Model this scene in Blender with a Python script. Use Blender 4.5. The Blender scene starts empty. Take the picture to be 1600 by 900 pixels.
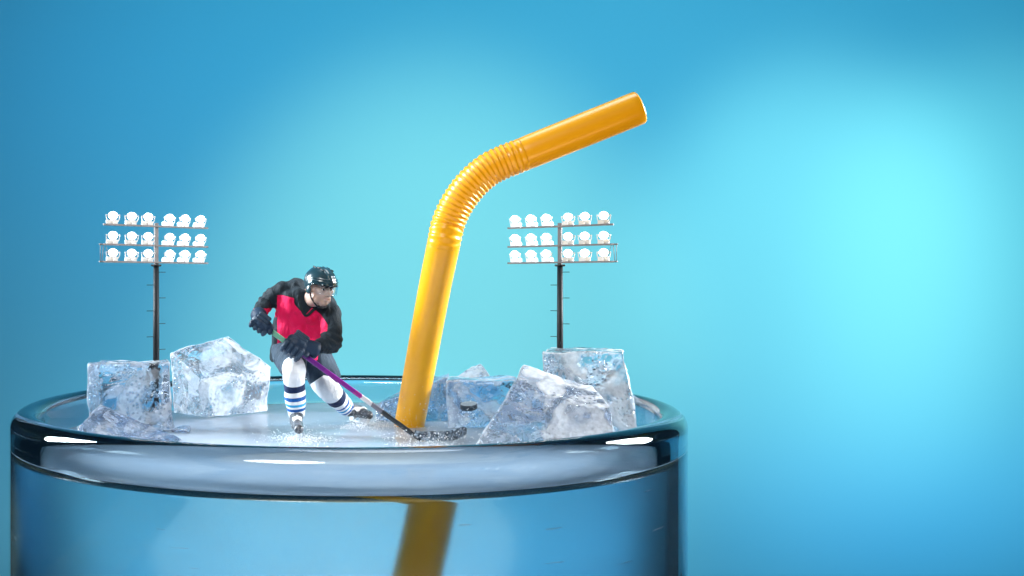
import bpy, bmesh, math, random
import numpy as np
from mathutils import Vector, Matrix, noise

random.seed(7)
R_ = math.radians
sc = bpy.context.scene
col = sc.collection

# ------------------------------------------------------------------ camera, light, exposure
CAM_H = 0.456            # camera height above the ice (glass radius = 1)
CAM_D = 3.25             # distance from the axis of the glass
FPX = 1639.0             # focal length in pixels of the 1600 px wide picture
cam = bpy.data.cameras.new('camera')
cam.sensor_width = 36.0
cam.lens = 36.0 * FPX / 1600.0
cam.shift_x = (800 - 545) / 1600.0
cam.clip_start = 0.01
cam.clip_end = 200
camo = bpy.data.objects.new('camera', cam)
camo.location = (0, -CAM_D, CAM_H)
camo.rotation_euler = (R_(90), 0, 0)
col.objects.link(camo)
sc.camera = camo

w = bpy.data.worlds.new('World')
sc.world = w
w.use_nodes = True
w.node_tree.nodes['Background'].inputs[0].default_value = (0.03, 0.09, 0.16, 1)
w.node_tree.nodes['Background'].inputs[1].default_value = 0.15

sc.view_settings.view_transform = 'Standard'
sc.view_settings.look = 'None'
sc.view_settings.exposure = 0.0
sc.view_settings.gamma = 1.0
sc.render.engine = 'CYCLES'
cy = sc.cycles
cy.use_denoising = True
cy.max_bounces = 24
cy.transmission_bounces = 20
cy.glossy_bounces = 8
cy.diffuse_bounces = 4
cy.transparent_max_bounces = 16
cy.blur_glossy = 0.3
cy.sample_clamp_indirect = 16.0
cy.caustics_reflective = True
cy.caustics_refractive = True


def aim(o, tgt):
    d = Vector(tgt) - o.location
    o.rotation_euler = d.to_track_quat('-Z', 'Y').to_euler()


def area(name, loc, tgt, sx, sy, power, color=(1, 1, 1), spread=180):
    l = bpy.data.lights.new(name, 'AREA')
    l.shape = 'ELLIPSE' if ('softbox' in name or 'strip' in name) else 'RECTANGLE'
    l.size, l.size_y = sx, sy
    l.spread = R_(spread)
    l.energy = power
    l.color = color
    o = bpy.data.objects.new(name, l)
    o.location = loc
    col.objects.link(o)
    aim(o, tgt)
    return o


def spot(name, loc, tgt, ang, power, color, blend=1.0, size=0.3):
    l = bpy.data.lights.new(name, 'SPOT')
    l.spot_size = R_(ang)
    l.spot_blend = blend
    l.energy = power
    l.color = color
    l.shadow_soft_size = size
    o = bpy.data.objects.new(name, l)
    o.location = loc
    col.objects.link(o)
    aim(o, tgt)
    return o


# lamps on the subject
area('key_softbox', (-1.5, -4.2, 2.9), (0, 0, 0.15), 2.0, 1.4, 28, (1.0, 0.97, 0.95), 70)
area('top_softbox', (0.3, 0.5, 3.2), (0.0, 0.0, 0.0), 2.0, 1.2, 10, (0.90, 0.96, 1.0), 80)
area('rim_strip_left', (-3.3, 0.6, 1.55), (0, 0, 0.1), 0.7, 1.7, 50, (0.80, 0.93, 1.0), 60)
area('rim_strip_right', (3.8, 0.6, 1.6), (0, 0, 0.1), 1.0, 1.8, 72, (0.93, 0.98, 1.0), 60)
area('added_fill_softbox', (0.2, -2.6, -1.30), (0.1, 0.0, -0.50), 5.0, 1.2, 44, (1.0, 0.70, 0.36), 105)  # added unseen warm fill that brightens the straw below the ice
# lamps on the backdrop (blue washes and pools of light)
area('backdrop_low_wash', (-0.3, 4.2, -1.85), (-0.3, 5.2, -1.35), 3.6, 0.25, 24, (0.70, 0.86, 1.0), 130)  # added unseen lamp: lifts the backdrop seen through the glass body
area('backdrop_side_wash', (4.6, 3.4, -1.75), (4.6, 5.2, -0.9), 3.0, 0.3, 13, (0.08, 0.50, 1.0), 120)
area('backdrop_left_wash', (-2.3, 1.8, 3.6), (-2.7, 5.2, 0.2), 1.6, 0.5, 17, (0.02, 0.42, 1.0), 110)
area('backdrop_wash', (2.5, 0.6, 5.0), (2.9, 5.2, -0.1), 9.5, 0.6, 250, (0.15, 0.60, 0.86), 110)
spot('backdrop_pool_right', (3.7, -2.5, 4.6), (3.8, 5.2, 0.62), 26, 2000, (1.0, 1.0, 0.70))
spot('backdrop_pool_far_right', (5.3, -2.5, 4.6), (5.3, 5.2, 0.62), 27, 1450, (0.85, 1.0, 0.70))
spot('backdrop_pool_centre', (0.75, -2.5, 4.8), (0.7, 5.2, 0.15), 32, 2300, (1.0, 0.78, 0.38))


# ------------------------------------------------------------------ helpers
def P(px, py, d):
    """a point at picture position px, py (1600 x 900) at distance d from the camera plane"""
    return Vector(((px - 545) / FPX * d, d - CAM_D, CAM_H - (py - 450) / FPX * d))


def tag(o, label=None, cat=None, group=None, kind=None):
    if label: o['label'] = label
    if cat: o['category'] = cat
    if group: o['group'] = group
    if kind: o['kind'] = kind
    return o


def empty(name, loc, rz=0.0):
    o = bpy.data.objects.new(name, None)
    o.empty_display_size = 0.05
    o.location = loc
    o.rotation_euler = (0, 0, rz)
    col.objects.link(o)
    return o


def link(name, me, mats, parent=None, smooth=True):
    """vertices are relative to the thing's origin"""
    o = bpy.data.objects.new(name, me)
    col.objects.link(o)
    if not isinstance(mats, (list, tuple)): mats = [mats]
    me.materials.clear()
    for m in mats: me.materials.append(m)
    if parent: o.parent = parent
    if smooth:
        me.polygons.foreach_set('use_smooth', [True] * len(me.polygons))
    return o


def root_loc(p):
    v = Vector((0, 0, 0))
    while p is not None:
        v += p.location
        p = p.parent
    return v


class MB:
    """collects verts / faces (world coordinates)"""
    def __init__(s):
        s.v, s.f, s.uv = [], [], {}

    def add(s, vs, fs):
        b = len(s.v)
        s.v += [tuple(x) for x in vs]
        s.f += [tuple(i + b for i in f) for f in fs]

    def mesh(s, name, off=Vector((0, 0, 0))):
        me = bpy.data.meshes.new(name)
        me.from_pydata([(x[0] - off[0], x[1] - off[1], x[2] - off[2]) for x in s.v], [], s.f)
        me.validate()
        bm = bmesh.new(); bm.from_mesh(me)
        bmesh.ops.recalc_face_normals(bm, faces=bm.faces)
        bm.to_mesh(me); bm.free()
        return me

    def build(s, name, mats, parent=None, smooth=True, local=False):
        off = Vector((0, 0, 0)) if (local or parent is None) else root_loc(parent)
        return link(name, s.mesh(name, off), mats, parent, smooth)

    # shapes ---------------------------------------------------
    def box(s, c, size, rot=None, taper=1.0):
        hx, hy, hz = [q / 2 for q in size]
        vs = []
        for z in (-hz, hz):
            k = taper if z > 0 else 1.0
            for x, y in ((-hx, -hy), (hx, -hy), (hx, hy), (-hx, hy)):
                p = Vector((x * k, y * k, z))
                if rot is not None: p = rot @ p
                vs.append(p + Vector(c))
        s.add(vs, [(0, 3, 2, 1), (4, 5, 6, 7), (0, 1, 5, 4), (1, 2, 6, 5), (2, 3, 7, 6), (3, 0, 4, 7)])

    def ell(s, c, r, mat=None, nu=24, nv=14):
        """ellipsoid, optional 3x3/4x4 matrix applied after"""
        vs, fs = [], []
        if not hasattr(r, '__len__'): r = (r, r, r)
        c = Vector(c)
        def T(p):
            p = Vector((p[0] * r[0], p[1] * r[1], p[2] * r[2])) + c
            return (mat @ p) if mat is not None else p
        vs.append(T((0, 0, 1)))
        for i in range(1, nv):
            t = math.pi * i / nv
            for j in range(nu):
                a = 2 * math.pi * j / nu
                vs.append(T((math.sin(t) * math.cos(a), math.sin(t) * math.sin(a), math.cos(t))))
        vs.append(T((0, 0, -1)))
        for j in range(nu):
            fs.append((0, 1 + j, 1 + (j + 1) % nu))
            fs.append((len(vs) - 1, 1 + (nv - 2) * nu + (j + 1) % nu, 1 + (nv - 2) * nu + j))
        for i in range(nv - 2):
            for j in range(nu):
                a = 1 + i * nu + j; b = 1 + i * nu + (j + 1) % nu
                fs.append((a, a + nu, b + nu, b))
        s.add(vs, fs)

    def cap(s, a, b, ra, rb=None, mat=None, n=20):
        """tapered capsule"""
        rb = ra if rb is None else rb
        a, b = Vector(a), Vector(b)
        ax = (b - a); L = ax.length; ax.normalize()
        t = Vector((0, 0, 1)) if abs(ax.z) < .9 else Vector((1, 0, 0))
        e1 = ax.cross(t).normalized(); e2 = ax.cross(e1)
        rings = []
        for k in range(6):
            q = math.pi / 2 * (1 - k / 5.0)
            rings.append((a - ax * ra * math.sin(q), max(ra * math.cos(q), 1e-5)))
        for k in range(6):
            q = math.pi / 2 * (k / 5.0)
            rings.append((b + ax * rb * math.sin(q), max(rb * math.cos(q), 1e-5)))
        vs, fs = [], []
        for c, r in rings:
            for j in range(n):
                an = 2 * math.pi * j / n
                p = c + (e1 * math.cos(an) + e2 * math.sin(an)) * r
                vs.append((mat @ p) if mat is not None else p)
        for i in range(len(rings) - 1):
            for j in range(n):
                fs.append((i * n + j, i * n + (j + 1) % n, (i + 1) * n + (j + 1) % n, (i + 1) * n + j))
        fs.append(tuple(range(n - 1, -1, -1)))
        fs.append(tuple((len(rings) - 1) * n + j for j in range(n)))
        s.add(vs, fs)

    def loft(s, rings, closed_ends=True):
        n = len(rings[0])
        vs = [p for r in rings for p in r]
        fs = []
        for i in range(len(rings) - 1):
            for j in range(n):
                fs.append((i * n + j, i * n + (j + 1) % n, (i + 1) * n + (j + 1) % n, (i + 1) * n + j))
        if closed_ends:
            fs.append(tuple(range(n - 1, -1, -1)))
            fs.append(tuple((len(rings) - 1) * n + j for j in range(n)))
        s.add(vs, fs)

    def tube(s, pts, radii, n=16, closed=True):
        pts = [Vector(p) for p in pts]
        if not hasattr(radii, '__len__'): radii = [radii] * len(pts)
        s.loft(frames(pts, radii, n), closed)


def frames(pts, radii, n, ref=None, flat=None):
    rings = []
    prev = None
    for i, p in enumerate(pts):
        a = pts[max(i - 1, 0)]; b = pts[min(i + 1, len(pts) - 1)]
        t = (b - a).normalized()
        if prev is None:
            r0 = ref or (Vector((0, 1, 0)) if abs(t.y) < .9 else Vector((1, 0, 0)))
            e = (r0 - t * r0.dot(t)).normalized()
        else:
            e = (prev - t * prev.dot(t)).normalized()
        prev = e
        e2 = t.cross(e)
        r = radii[i]
        ra, rb = r if hasattr(r, '__len__') else (r, r)
        rings.append([p + e * ra * math.cos(2 * math.pi * j / n) + e2 * rb * math.sin(2 * math.pi * j / n) for j in range(n)])
    return rings


def spline(pts, per=10):
    """Catmull-Rom through vectors of any length"""
    pts = [np.array(p, float) for p in pts]
    out = []
    for i in range(len(pts) - 1):
        p0 = pts[max(i - 1, 0)]; p1 = pts[i]; p2 = pts[i + 1]; p3 = pts[min(i + 2, len(pts) - 1)]
        for k in range(per):
            t = k / per
            out.append(0.5 * (2 * p1 + (p2 - p0) * t + (2 * p0 - 5 * p1 + 4 * p2 - p3) * t * t + (3 * p1 - p0 - 3 * p2 + p3) * t ** 3))
    out.append(pts[-1])
    return out


def remesh(mb, name, voxel, smooth=2, fac=0.5):
    """one continuous skin round everything collected in mb"""
    me = mb.mesh(name + '_raw')
    o = bpy.data.objects.new('tmp', me)
    col.objects.link(o)
    m = o.modifiers.new('r', 'REMESH'); m.mode = 'VOXEL'; m.voxel_size = voxel; m.use_smooth_shade = True
    if smooth:
        k = o.modifiers.new('s', 'SMOOTH'); k.iterations = smooth; k.factor = fac
    dg = bpy.context.evaluated_depsgraph_get()
    me2 = bpy.data.meshes.new_from_object(o.evaluated_get(dg))
    me2.name = name
    bpy.data.objects.remove(o)
    bpy.data.meshes.remove(me)
    return me2


def shift_mesh(me, off):
    co = np.empty(len(me.vertices) * 3, np.float32)
    me.vertices.foreach_get('co', co)
    co = co.reshape(-1, 3) - np.array(off, np.float32)
    me.vertices.foreach_set('co', co.ravel())
    me.update()


def coords(me):
    co = np.empty(len(me.vertices) * 3, np.float32)
    me.vertices.foreach_get('co', co)
    return co.reshape(-1, 3)


def set_attr(me, name, vals):
    a = me.attributes.new(name, 'FLOAT', 'POINT')
    a.data.foreach_set('value', np.asarray(vals, np.float32))


def wrinkle(me, fn):
    """move every vertex along its normal by fn(position)"""
    nrm = [v.normal.copy() for v in me.vertices]
    for v, n in zip(me.vertices, nrm):
        v.co += n * fn(v.co)
    me.update()


# ------------------------------------------------------------------ materials
def mat(name, base=(0.5, 0.5, 0.5), rough=0.5, metal=0.0, ior=1.45, trans=0.0, coat=0.0, sheen=0.0, spec=0.5):
    m = bpy.data.materials.new(name)
    m.use_nodes = True
    b = m.node_tree.nodes['Principled BSDF']
    b.inputs['Base Color'].default_value = (*base, 1)
    b.inputs['Roughness'].default_value = rough
    b.inputs['Metallic'].default_value = metal
    b.inputs['IOR'].default_value = ior
    b.inputs['Transmission Weight'].default_value = trans
    b.inputs['Coat Weight'].default_value = coat
    b.inputs['Coat Roughness'].default_value = 0.08
    b.inputs['Sheen Weight'].default_value = sheen
    b.inputs['Specular IOR Level'].default_value = spec
    return m


class N:
    """small node builder"""
    def __init__(s, m):
        s.nt = m.node_tree; s.n = s.nt.nodes; s.l = s.nt.links
        s.p = s.n.get('Principled BSDF')
        s.out = s.n.get('Material Output')

    def new(s, t, **kw):
        x = s.n.new(t)
        for k, v in kw.items(): setattr(x, k, v)
        return x

    def put(s, sock, v):
        if isinstance(v, bpy.types.NodeSocket): s.l.new(v, sock)
        elif v is not None: sock.default_value = v

    def coord(s, kind='Object', scale=(1, 1, 1), rot=(0, 0, 0), loc=(0, 0, 0)):
        t = s.new('ShaderNodeTexCoord'); m = s.new('ShaderNodeMapping')
        s.l.new(t.outputs[kind], m.inputs[0])
        m.inputs['Scale'].default_value = scale; m.inputs['Rotation'].default_value = rot; m.inputs['Location'].default_value = loc
        return m.outputs[0]

    def noise(s, vec, scale, detail=4, rough=0.55, dist=0.0):
        x = s.new('ShaderNodeTexNoise')
        s.put(x.inputs['Vector'], vec)
        x.inputs['Scale'].default_value = scale; x.inputs['Detail'].default_value = detail
        x.inputs['Roughness'].default_value = rough; x.inputs['Distortion'].default_value = dist
        return x.outputs['Fac']

    def voro(s, vec, scale, feature='F1', rand=1.0):
        x = s.new('ShaderNodeTexVoronoi', feature=feature)
        s.put(x.inputs['Vector'], vec); x.inputs['Scale'].default_value = scale
        x.inputs['Randomness'].default_value = rand
        return x.outputs['Distance']

    def ramp(s, f, stops, mode='LINEAR'):
        x = s.new('ShaderNodeValToRGB'); cr = x.color_ramp; cr.interpolation = mode
        while len(cr.elements) < len(stops): cr.elements.new(0.5)
        for e, (p, c) in zip(cr.elements, stops):
            e.position = p
            e.color = (c, c, c, 1) if not hasattr(c, '__len__') else (*c, 1)
        s.put(x.inputs[0], f)
        return x.outputs[0]

    def math(s, op, a, b=None, clamp=False):
        x = s.new('ShaderNodeMath', operation=op); x.use_clamp = clamp
        s.put(x.inputs[0], a); s.put(x.inputs[1], b)
        return x.outputs[0]

    def mix(s, f, a, b):
        x = s.new('ShaderNodeMix', data_type='RGBA')
        s.put(x.inputs[0], f)
        s.put(x.inputs[6], a if isinstance(a, bpy.types.NodeSocket) else (*a, 1))
        s.put(x.inputs[7], b if isinstance(b, bpy.types.NodeSocket) else (*b, 1))
        return x.outputs[2]

    def bump(s, h, strength=0.3, dist=0.01, prev=None):
        x = s.new('ShaderNodeBump')
        x.inputs['Strength'].default_value = strength; x.inputs['Distance'].default_value = dist
        s.put(x.inputs['Height'], h)
        if prev is not None: s.l.new(prev, x.inputs['Normal'])
        return x.outputs[0]

    def attr(s, name):
        x = s.new('ShaderNodeAttribute'); x.attribute_name = name
        return x.outputs['Fac']

    def mixsh(s, f, a, b):
        x = s.new('ShaderNodeMixShader')
        s.put(x.inputs[0], f); s.l.new(a, x.inputs[1]); s.l.new(b, x.inputs[2])
        return x.outputs[0]


M = {}
# paper backdrop
M['backdrop'] = mat('backdrop_paper', (0.20, 0.60, 0.73), 0.95, spec=0.05)
k = N(M['backdrop']); k.l.new(k.bump(k.noise(k.coord(), 60, 3), 0.03, 0.01), k.p.inputs['Normal'])

# clear glass of the tumbler
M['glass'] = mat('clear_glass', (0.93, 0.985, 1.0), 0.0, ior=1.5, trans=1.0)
k = N(M['glass'])
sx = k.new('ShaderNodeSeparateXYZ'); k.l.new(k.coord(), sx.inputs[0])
# darkness of the rim band is put into the glass colour above the ice
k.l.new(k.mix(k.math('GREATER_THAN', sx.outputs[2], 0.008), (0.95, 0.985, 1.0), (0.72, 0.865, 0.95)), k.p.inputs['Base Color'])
va = k.new('ShaderNodeVolumeAbsorption'); va.inputs['Color'].default_value = (0.30, 0.40, 0.47, 1); va.inputs['Density'].default_value = 4.6
k.l.new(va.outputs[0], k.out.inputs['Volume'])

# ice fill: sides
m = M['ice_side'] = mat('ice_fill_side', (0.66, 0.85, 1.0), 0.09, ior=1.46, trans=1.0)
k = N(m)
vec = k.coord('Object')
def fleck(scale, rot, lo):
    q = k.noise(k.coord('Object', scale, rot), 1.0, 2, 0.5)
    return k.ramp(q, [(lo, 0.0), (lo + 0.03, 1.0)])
line = k.math('MAXIMUM', fleck((5, 5, 75), (0.5, 0.6, 0.2), 0.70), fleck((5, 5, 90), (-0.7, -0.5, 1.0), 0.71))
gate = k.ramp(k.noise(vec, 2.4, 2), [(0.40, 0.0), (0.55, 1.0)])
smud = k.ramp(k.noise(k.coord('Object', (1, 1, 1.8)), 3.0, 6, 0.62), [(0.56, 0.0), (0.78, 0.22)])
cloud = k.ramp(k.noise(vec, 1.3, 4), [(0.25, 0.03), (0.8, 0.13)])
fac = k.math('ADD', k.math('ADD', k.math('MULTIPLY', k.math('MULTIPLY', line, gate), 0.45), cloud), k.math('MULTIPLY', smud, 0.5), True)
tr = k.new('ShaderNodeBsdfTranslucent'); tr.inputs[0].default_value = (0.62, 0.82, 0.92, 1)
k.l.new(k.mixsh(fac, k.p.outputs[0], tr.outputs[0]), k.out.inputs['Surface'])
va = k.new('ShaderNodeVolumeAbsorption'); va.inputs['Color'].default_value = (0.50, 0.76, 0.96, 1); va.inputs['Density'].default_value = 0.15
k.l.new(va.outputs[0], k.out.inputs['Volume'])

# ice fill: the skating surface
m = M['ice_top'] = mat('rink_ice', (0.74, 0.84, 0.93), 0.16, ior=1.31)
k = N(m)
vec = k.coord('Object')
c1 = k.noise(vec, 5, 6, 0.6)
def scratch(rot, sc_, th, seed):
    v = k.coord('Object', (1, 14, 1), (0, 0, rot), (seed, 0, 0))
    q = k.noise(v, sc_, 3, 0.5, 0.3)
    return k.math('LESS_THAN', k.math('ABSOLUTE', k.math('SUBTRACT', q, 0.5)), th)
sA = scratch(0.35, 2.4, 0.009, 1.0); sB = scratch(-0.6, 2.0, 0.009, 4.0); sC = scratch(1.2, 3.2, 0.009, 9.0)
g2 = k.ramp(k.noise(vec, 3.5, 3), [(0.42, 0.0), (0.6, 1.0)])
scr = k.math('MULTIPLY', k.math('MAXIMUM', sA, k.math('MAXIMUM', sB, sC)), g2)
colr = k.mix(c1, (0.43, 0.54, 0.70), (0.60, 0.68, 0.80))
colr = k.mix(k.math('MULTIPLY', scr, 0.75), colr, (0.28, 0.44, 0.64))
snow = k.ramp(k.noise(vec, 9, 8, 0.7), [(0.52, 0.0), (0.70, 1.0)])
colr = k.mix(k.math('MULTIPLY', snow, 0.40), colr, (0.82, 0.86, 0.92))
k.l.new(colr, k.p.inputs['Base Color'])
k.l.new(k.math('ADD', k.math('MULTIPLY', snow, 0.20), 0.05), k.p.inputs['Roughness'])
hb = k.math('ADD', k.math('MULTIPLY', snow, 0.5), k.math('MULTIPLY', scr, -0.6))
k.l.new(k.bump(hb, 0.18, 0.003), k.p.inputs['Normal'])
tl = k.new('ShaderNodeBsdfTranslucent'); tl.inputs[0].default_value = (0.86, 0.92, 0.97, 1)
k.l.new(k.mixsh(0.38, k.p.outputs[0], tl.outputs[0]), k.out.inputs['Surface'])


# loose ice
def ice_mat(name, tint, frost, seed):
    """clear ice with white cloudy patches, pitted in places"""
    m = mat(name, tint, 0.02, ior=1.31, trans=1.0)
    k = N(m)
    vec = k.coord('Object', loc=(seed, seed * .7, 0))
    wv = k.coord('Object', loc=(seed * 2, 0, seed))
    big = k.noise(vec, 6.5, 3, 0.5, 1.2)
    pit = k.ramp(k.voro(vec, 85, 'SMOOTH_F1'), [(0.08, 0.0), (0.45, 1.0)])
    pgate = k.ramp(k.noise(wv, 8, 2), [(0.47, 0.0), (0.60, 1.0)])
    pits = k.math('MULTIPLY', k.math('SUBTRACT', 1.0, pit), pgate)
    b1 = k.bump(k.noise(vec, 9, 3, 0.5, 0.6), 0.85, 0.03)
    b2 = k.bump(pits, 0.8, -0.006, b1)
    b3 = k.bump(k.noise(vec, 60, 3, 0.6), 0.22, 0.004, b2)
    k.l.new(b3, k.p.inputs['Normal'])
    fr = k.ramp(big, [(0.47, 0.0), (0.58, 1.0)])
    k.l.new(k.math('ADD', k.math('MULTIPLY', fr, 0.10), 0.01), k.p.inputs['Roughness'])
    df = k.new('ShaderNodeBsdfDiffuse'); df.inputs[0].default_value = (0.94, 0.96, 0.98, 1)
    tl = k.new('ShaderNodeBsdfTranslucent'); tl.inputs[0].default_value = (0.90, 0.93, 0.99, 1)
    k.l.new(b3, df.inputs['Normal']); k.l.new(b3, tl.inputs['Normal'])
    mixd = k.mixsh(0.40, df.outputs[0], tl.outputs[0])
    grain = k.ramp(k.noise(wv, 70, 5, 0.7), [(0.40, 0.75), (0.60, 1.0)])
    clear = k.math('SUBTRACT', 1.0, k.math('MULTIPLY', pits, 0.8))
    f = k.math('MULTIPLY', k.math('MULTIPLY', fr, grain), clear)
    geo = k.new('ShaderNodeNewGeometry')
    edge = k.ramp(geo.outputs['Pointiness'], [(0.52, 0.0), (0.58, 1.0)])
    f = k.math('ADD', k.math('MULTIPLY', k.math('MAXIMUM', f, edge), frost), frost * 0.06, True)
    k.l.new(k.mixsh(f, k.p.outputs[0], mixd), k.out.inputs['Surface'])
    return m


M['ice_a'] = ice_mat('loose_ice_clear', (0.48, 0.60, 0.78), 0.42, 0.0)
M['ice_b'] = ice_mat('loose_ice_frosted', (0.64, 0.72, 0.84), 0.66, 3.1)
M['ice_c'] = ice_mat('loose_ice_blue', (0.60, 0.76, 0.92), 0.42, 5.7)
M['ice_d'] = ice_mat('loose_ice_deep_blue', (0.28, 0.45, 0.64), 0.25, 8.3)

M['snow'] = mat('snow_spray', (0.92, 0.95, 0.98), 0.5)

# straw plastic
m = M['straw'] = mat('yellow_plastic', (0.86, 0.52, 0.004), 0.36, coat=0.3)
k = N(m)
k.p.inputs['Subsurface Weight'].default_value = 0.0
k.l.new(k.mix(k.noise(k.coord(), 30, 4), (0.81, 0.36, 0.002), (0.86, 0.41, 0.003)), k.p.inputs['Base Color'])
k.l.new(k.bump(k.noise(k.coord(), 90, 3), 0.05, 0.002), k.p.inputs['Normal'])

# tower
M['steel_dark'] = mat('dark_painted_steel', (0.010, 0.013, 0.017), 0.55, 0.0, spec=0.3)
M['steel_grey'] = mat('grey_steel', (0.15, 0.135, 0.135), 0.55, 0.1)
M['housing'] = mat('lamp_housing', (0.80, 0.78, 0.76), 0.4, 0.1)
m = M['lamp'] = mat('lamp_lens_lit', (1, 1, 1), 0.3)
m.node_tree.nodes['Principled BSDF'].inputs['Emission Color'].default_value = (1.0, 0.95, 0.90, 1)
m.node_tree.nodes['Principled BSDF'].inputs['Emission Strength'].default_value = 9.0


# cloth
def cloth(name, a, b, scale=70, sheen=0.04, rough=0.70):
    m = mat(name, a, rough, sheen=sheen, spec=0.25)
    k = N(m)
    k.l.new(k.mix(k.noise(k.coord(), 40, 4), a, b), k.p.inputs['Base Color'])
    f = k.noise(k.coord('Object', (1, 1, 0.45)), 34, 4, 0.6, 0.8)
    b1 = k.bump(f, 0.85, 0.012)
    wv = k.noise(k.coord(), 380, 2)
    k.l.new(k.bump(wv, 0.15, 0.001, b1), k.p.inputs['Normal'])
    return m


RED_A, RED_B = (0.74, 0.004, 0.075), (0.82, 0.008, 0.10)
BLK_A, BLK_B = (0.006, 0.014, 0.022), (0.010, 0.020, 0.030)
m = M['jersey'] = cloth('jersey_cloth', RED_A, RED_B)
k = N(m)
ma = k.new('ShaderNodeMapRange'); k.put(ma.inputs[0], k.attr('yoke'))
ma.inputs[1].default_value = -0.0012; ma.inputs[2].default_value = 0.0012
red = k.mix(k.noise(k.coord(), 40, 4), RED_A, RED_B)
blk = k.mix(k.noise(k.coord(), 40, 4), BLK_A, BLK_B)
k.l.new(k.mix(ma.outputs[0], red, blk), k.p.inputs['Base Color'])
M['collar'] = cloth('dark_collar', (0.012, 0.022, 0.028), (0.02, 0.03, 0.035))
M['shorts'] = cloth('navy_shorts', (0.022, 0.042, 0.068), (0.032, 0.055, 0.084))
M['glove'] = mat('navy_glove_leather', (0.012, 0.028, 0.058), 0.5, spec=0.35)
k = N(M['glove']); k.l.new(k.bump(k.noise(k.coord(), 120, 4), 0.25, 0.002), k.p.inputs['Normal'])
M['glove_pad'] = mat('navy_glove_padding', (0.018, 0.040, 0.075), 0.55)

m = M['sock'] = cloth('striped_sock', (0.78, 0.80, 0.82), (0.84, 0.86, 0.88))
k = N(m)
uvn = k.new('ShaderNodeAttribute'); uvn.attribute_name = 'along'
W, NV, BL, CY = (0.80, 0.82, 0.85), (0.008, 0.022, 0.075), (0.010, 0.10, 0.36), (0.03, 0.33, 0.62)
k.l.new(k.ramp(uvn.outputs['Fac'], [(0.0, W), (0.415, NV), (0.545, W), (0.615, BL), (0.665, W), (0.725, CY), (0.770, W), (0.815, BL), (0.868, W)], 'CONSTANT'), k.p.inputs['Base Color'])

m = M['skin'] = mat('skin', (0.55, 0.36, 0.29), 0.45, spec=0.4)
k = N(m)
k.p.inputs['Subsurface Weight'].default_value = 0.12
k.p.inputs['Subsurface Radius'].default_value = (0.01, 0.004, 0.002)
k.p.inputs['Subsurface Scale'].default_value = 0.3
sk = k.mix(k.noise(k.coord(), 60, 3), (0.56, 0.37, 0.30), (0.62, 0.42, 0.35))
k.l.new(k.mix(k.attr('stubble'), sk, (0.22, 0.15, 0.125)), k.p.inputs['Base Color'])
M['lips'] = mat('lips', (0.42, 0.20, 0.18), 0.4)
M['hair'] = mat('dark_hair', (0.025, 0.018, 0.014), 0.6)
M['eye'] = mat('eye_white', (0.70, 0.70, 0.70), 0.15)
M['iris'] = mat('dark_iris', (0.02, 0.025, 0.03), 0.1)
M['helmet'] = mat('helmet_shell', (0.014, 0.048, 0.066), 0.28, coat=0.7)
k = N(M['helmet']); k.l.new(k.bump(k.noise(k.coord(), 55, 4), 0.04, 0.002), k.p.inputs['Normal'])
M['helmet_trim'] = mat('helmet_trim', (0.004, 0.007, 0.010), 0.5)
M['bolt'] = mat('steel_bolt', (0.6, 0.62, 0.65), 0.3, 1.0)
m = M['visor'] = mat('clear_visor')
k = N(m)
t_ = k.new('ShaderNodeBsdfTransparent'); g_ = k.new('ShaderNodeBsdfGlossy'); g_.inputs['Roughness'].default_value = 0.05
t_.inputs[0].default_value = (0.93, 0.97, 1.0, 1)
lw = k.new('ShaderNodeLayerWeight'); lw.inputs[0].default_value = 0.25
k.l.new(k.mixsh(k.math('ADD', k.math('MULTIPLY', lw.outputs['Fresnel'], 0.3), 0.01, True), t_.outputs[0], g_.outputs[0]), k.out.inputs['Surface'])
M['strap'] = mat('black_strap', (0.008, 0.012, 0.016), 0.6)
m = M['boot'] = mat('skate_boot', (0.055, 0.06, 0.07), 0.35, coat=0.2)
k = N(m); k.l.new(k.mix(k.ramp(k.noise(k.coord(), 90, 4, 0.6), [(0.45, 0), (0.65, 1)]), (0.035, 0.04, 0.05), (0.20, 0.21, 0.23)), k.p.inputs['Base Color'])
M['lace'] = mat('white_lace', (0.78, 0.79, 0.80), 0.7)
M['holder'] = mat('white_blade_holder', (0.70, 0.74, 0.78), 0.35)
M['runner'] = mat('steel_runner', (0.62, 0.66, 0.70), 0.18, 1.0)

m = M['shaft'] = mat('painted_stick_shaft', (0.2, 0.02, 0.2), 0.3, coat=0.4)
k = N(m)
a_ = k.new('ShaderNodeAttribute'); a_.attribute_name = 'along'
wob = k.math('ADD', a_.outputs['Fac'], k.math('MULTIPLY', k.math('SUBTRACT', k.noise(k.coord(), 60, 2), 0.5), 0.05))
k.l.new(k.ramp(wob, [(0.0, (0.55, 0.68, 0.66)), (0.055, (0.16, 0.42, 0.30)), (0.20, (0.62, 0.62, 0.66)), (0.235, (0.13, 0.010, 0.20)), (0.42, (0.20, 0.012, 0.24)),
                    (0.60, (0.30, 0.02, 0.22)), (0.645, (0.66, 0.62, 0.64)), (0.70, (0.16, 0.16, 0.20)), (0.76, (0.025, 0.03, 0.035))], 'CONSTANT'), k.p.inputs['Base Color'])
m = M['blade'] = mat('dark_stick_blade', (0.02, 0.035, 0.055), 0.45)
k = N(m)
k.l.new(k.mix(k.ramp(k.noise(k.coord(), 70, 6, 0.7), [(0.44, 0), (0.64, 1)]), (0.022, 0.042, 0.066), (0.34, 0.44, 0.54)), k.p.inputs['Base Color'])
m = M['puck'] = mat('black_rubber', (0.015, 0.025, 0.035), 0.5)
k = N(m)
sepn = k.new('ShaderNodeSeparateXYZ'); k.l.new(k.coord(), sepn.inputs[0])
topf = k.math('GREATER_THAN', sepn.outputs[2], 0.0082)
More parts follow.
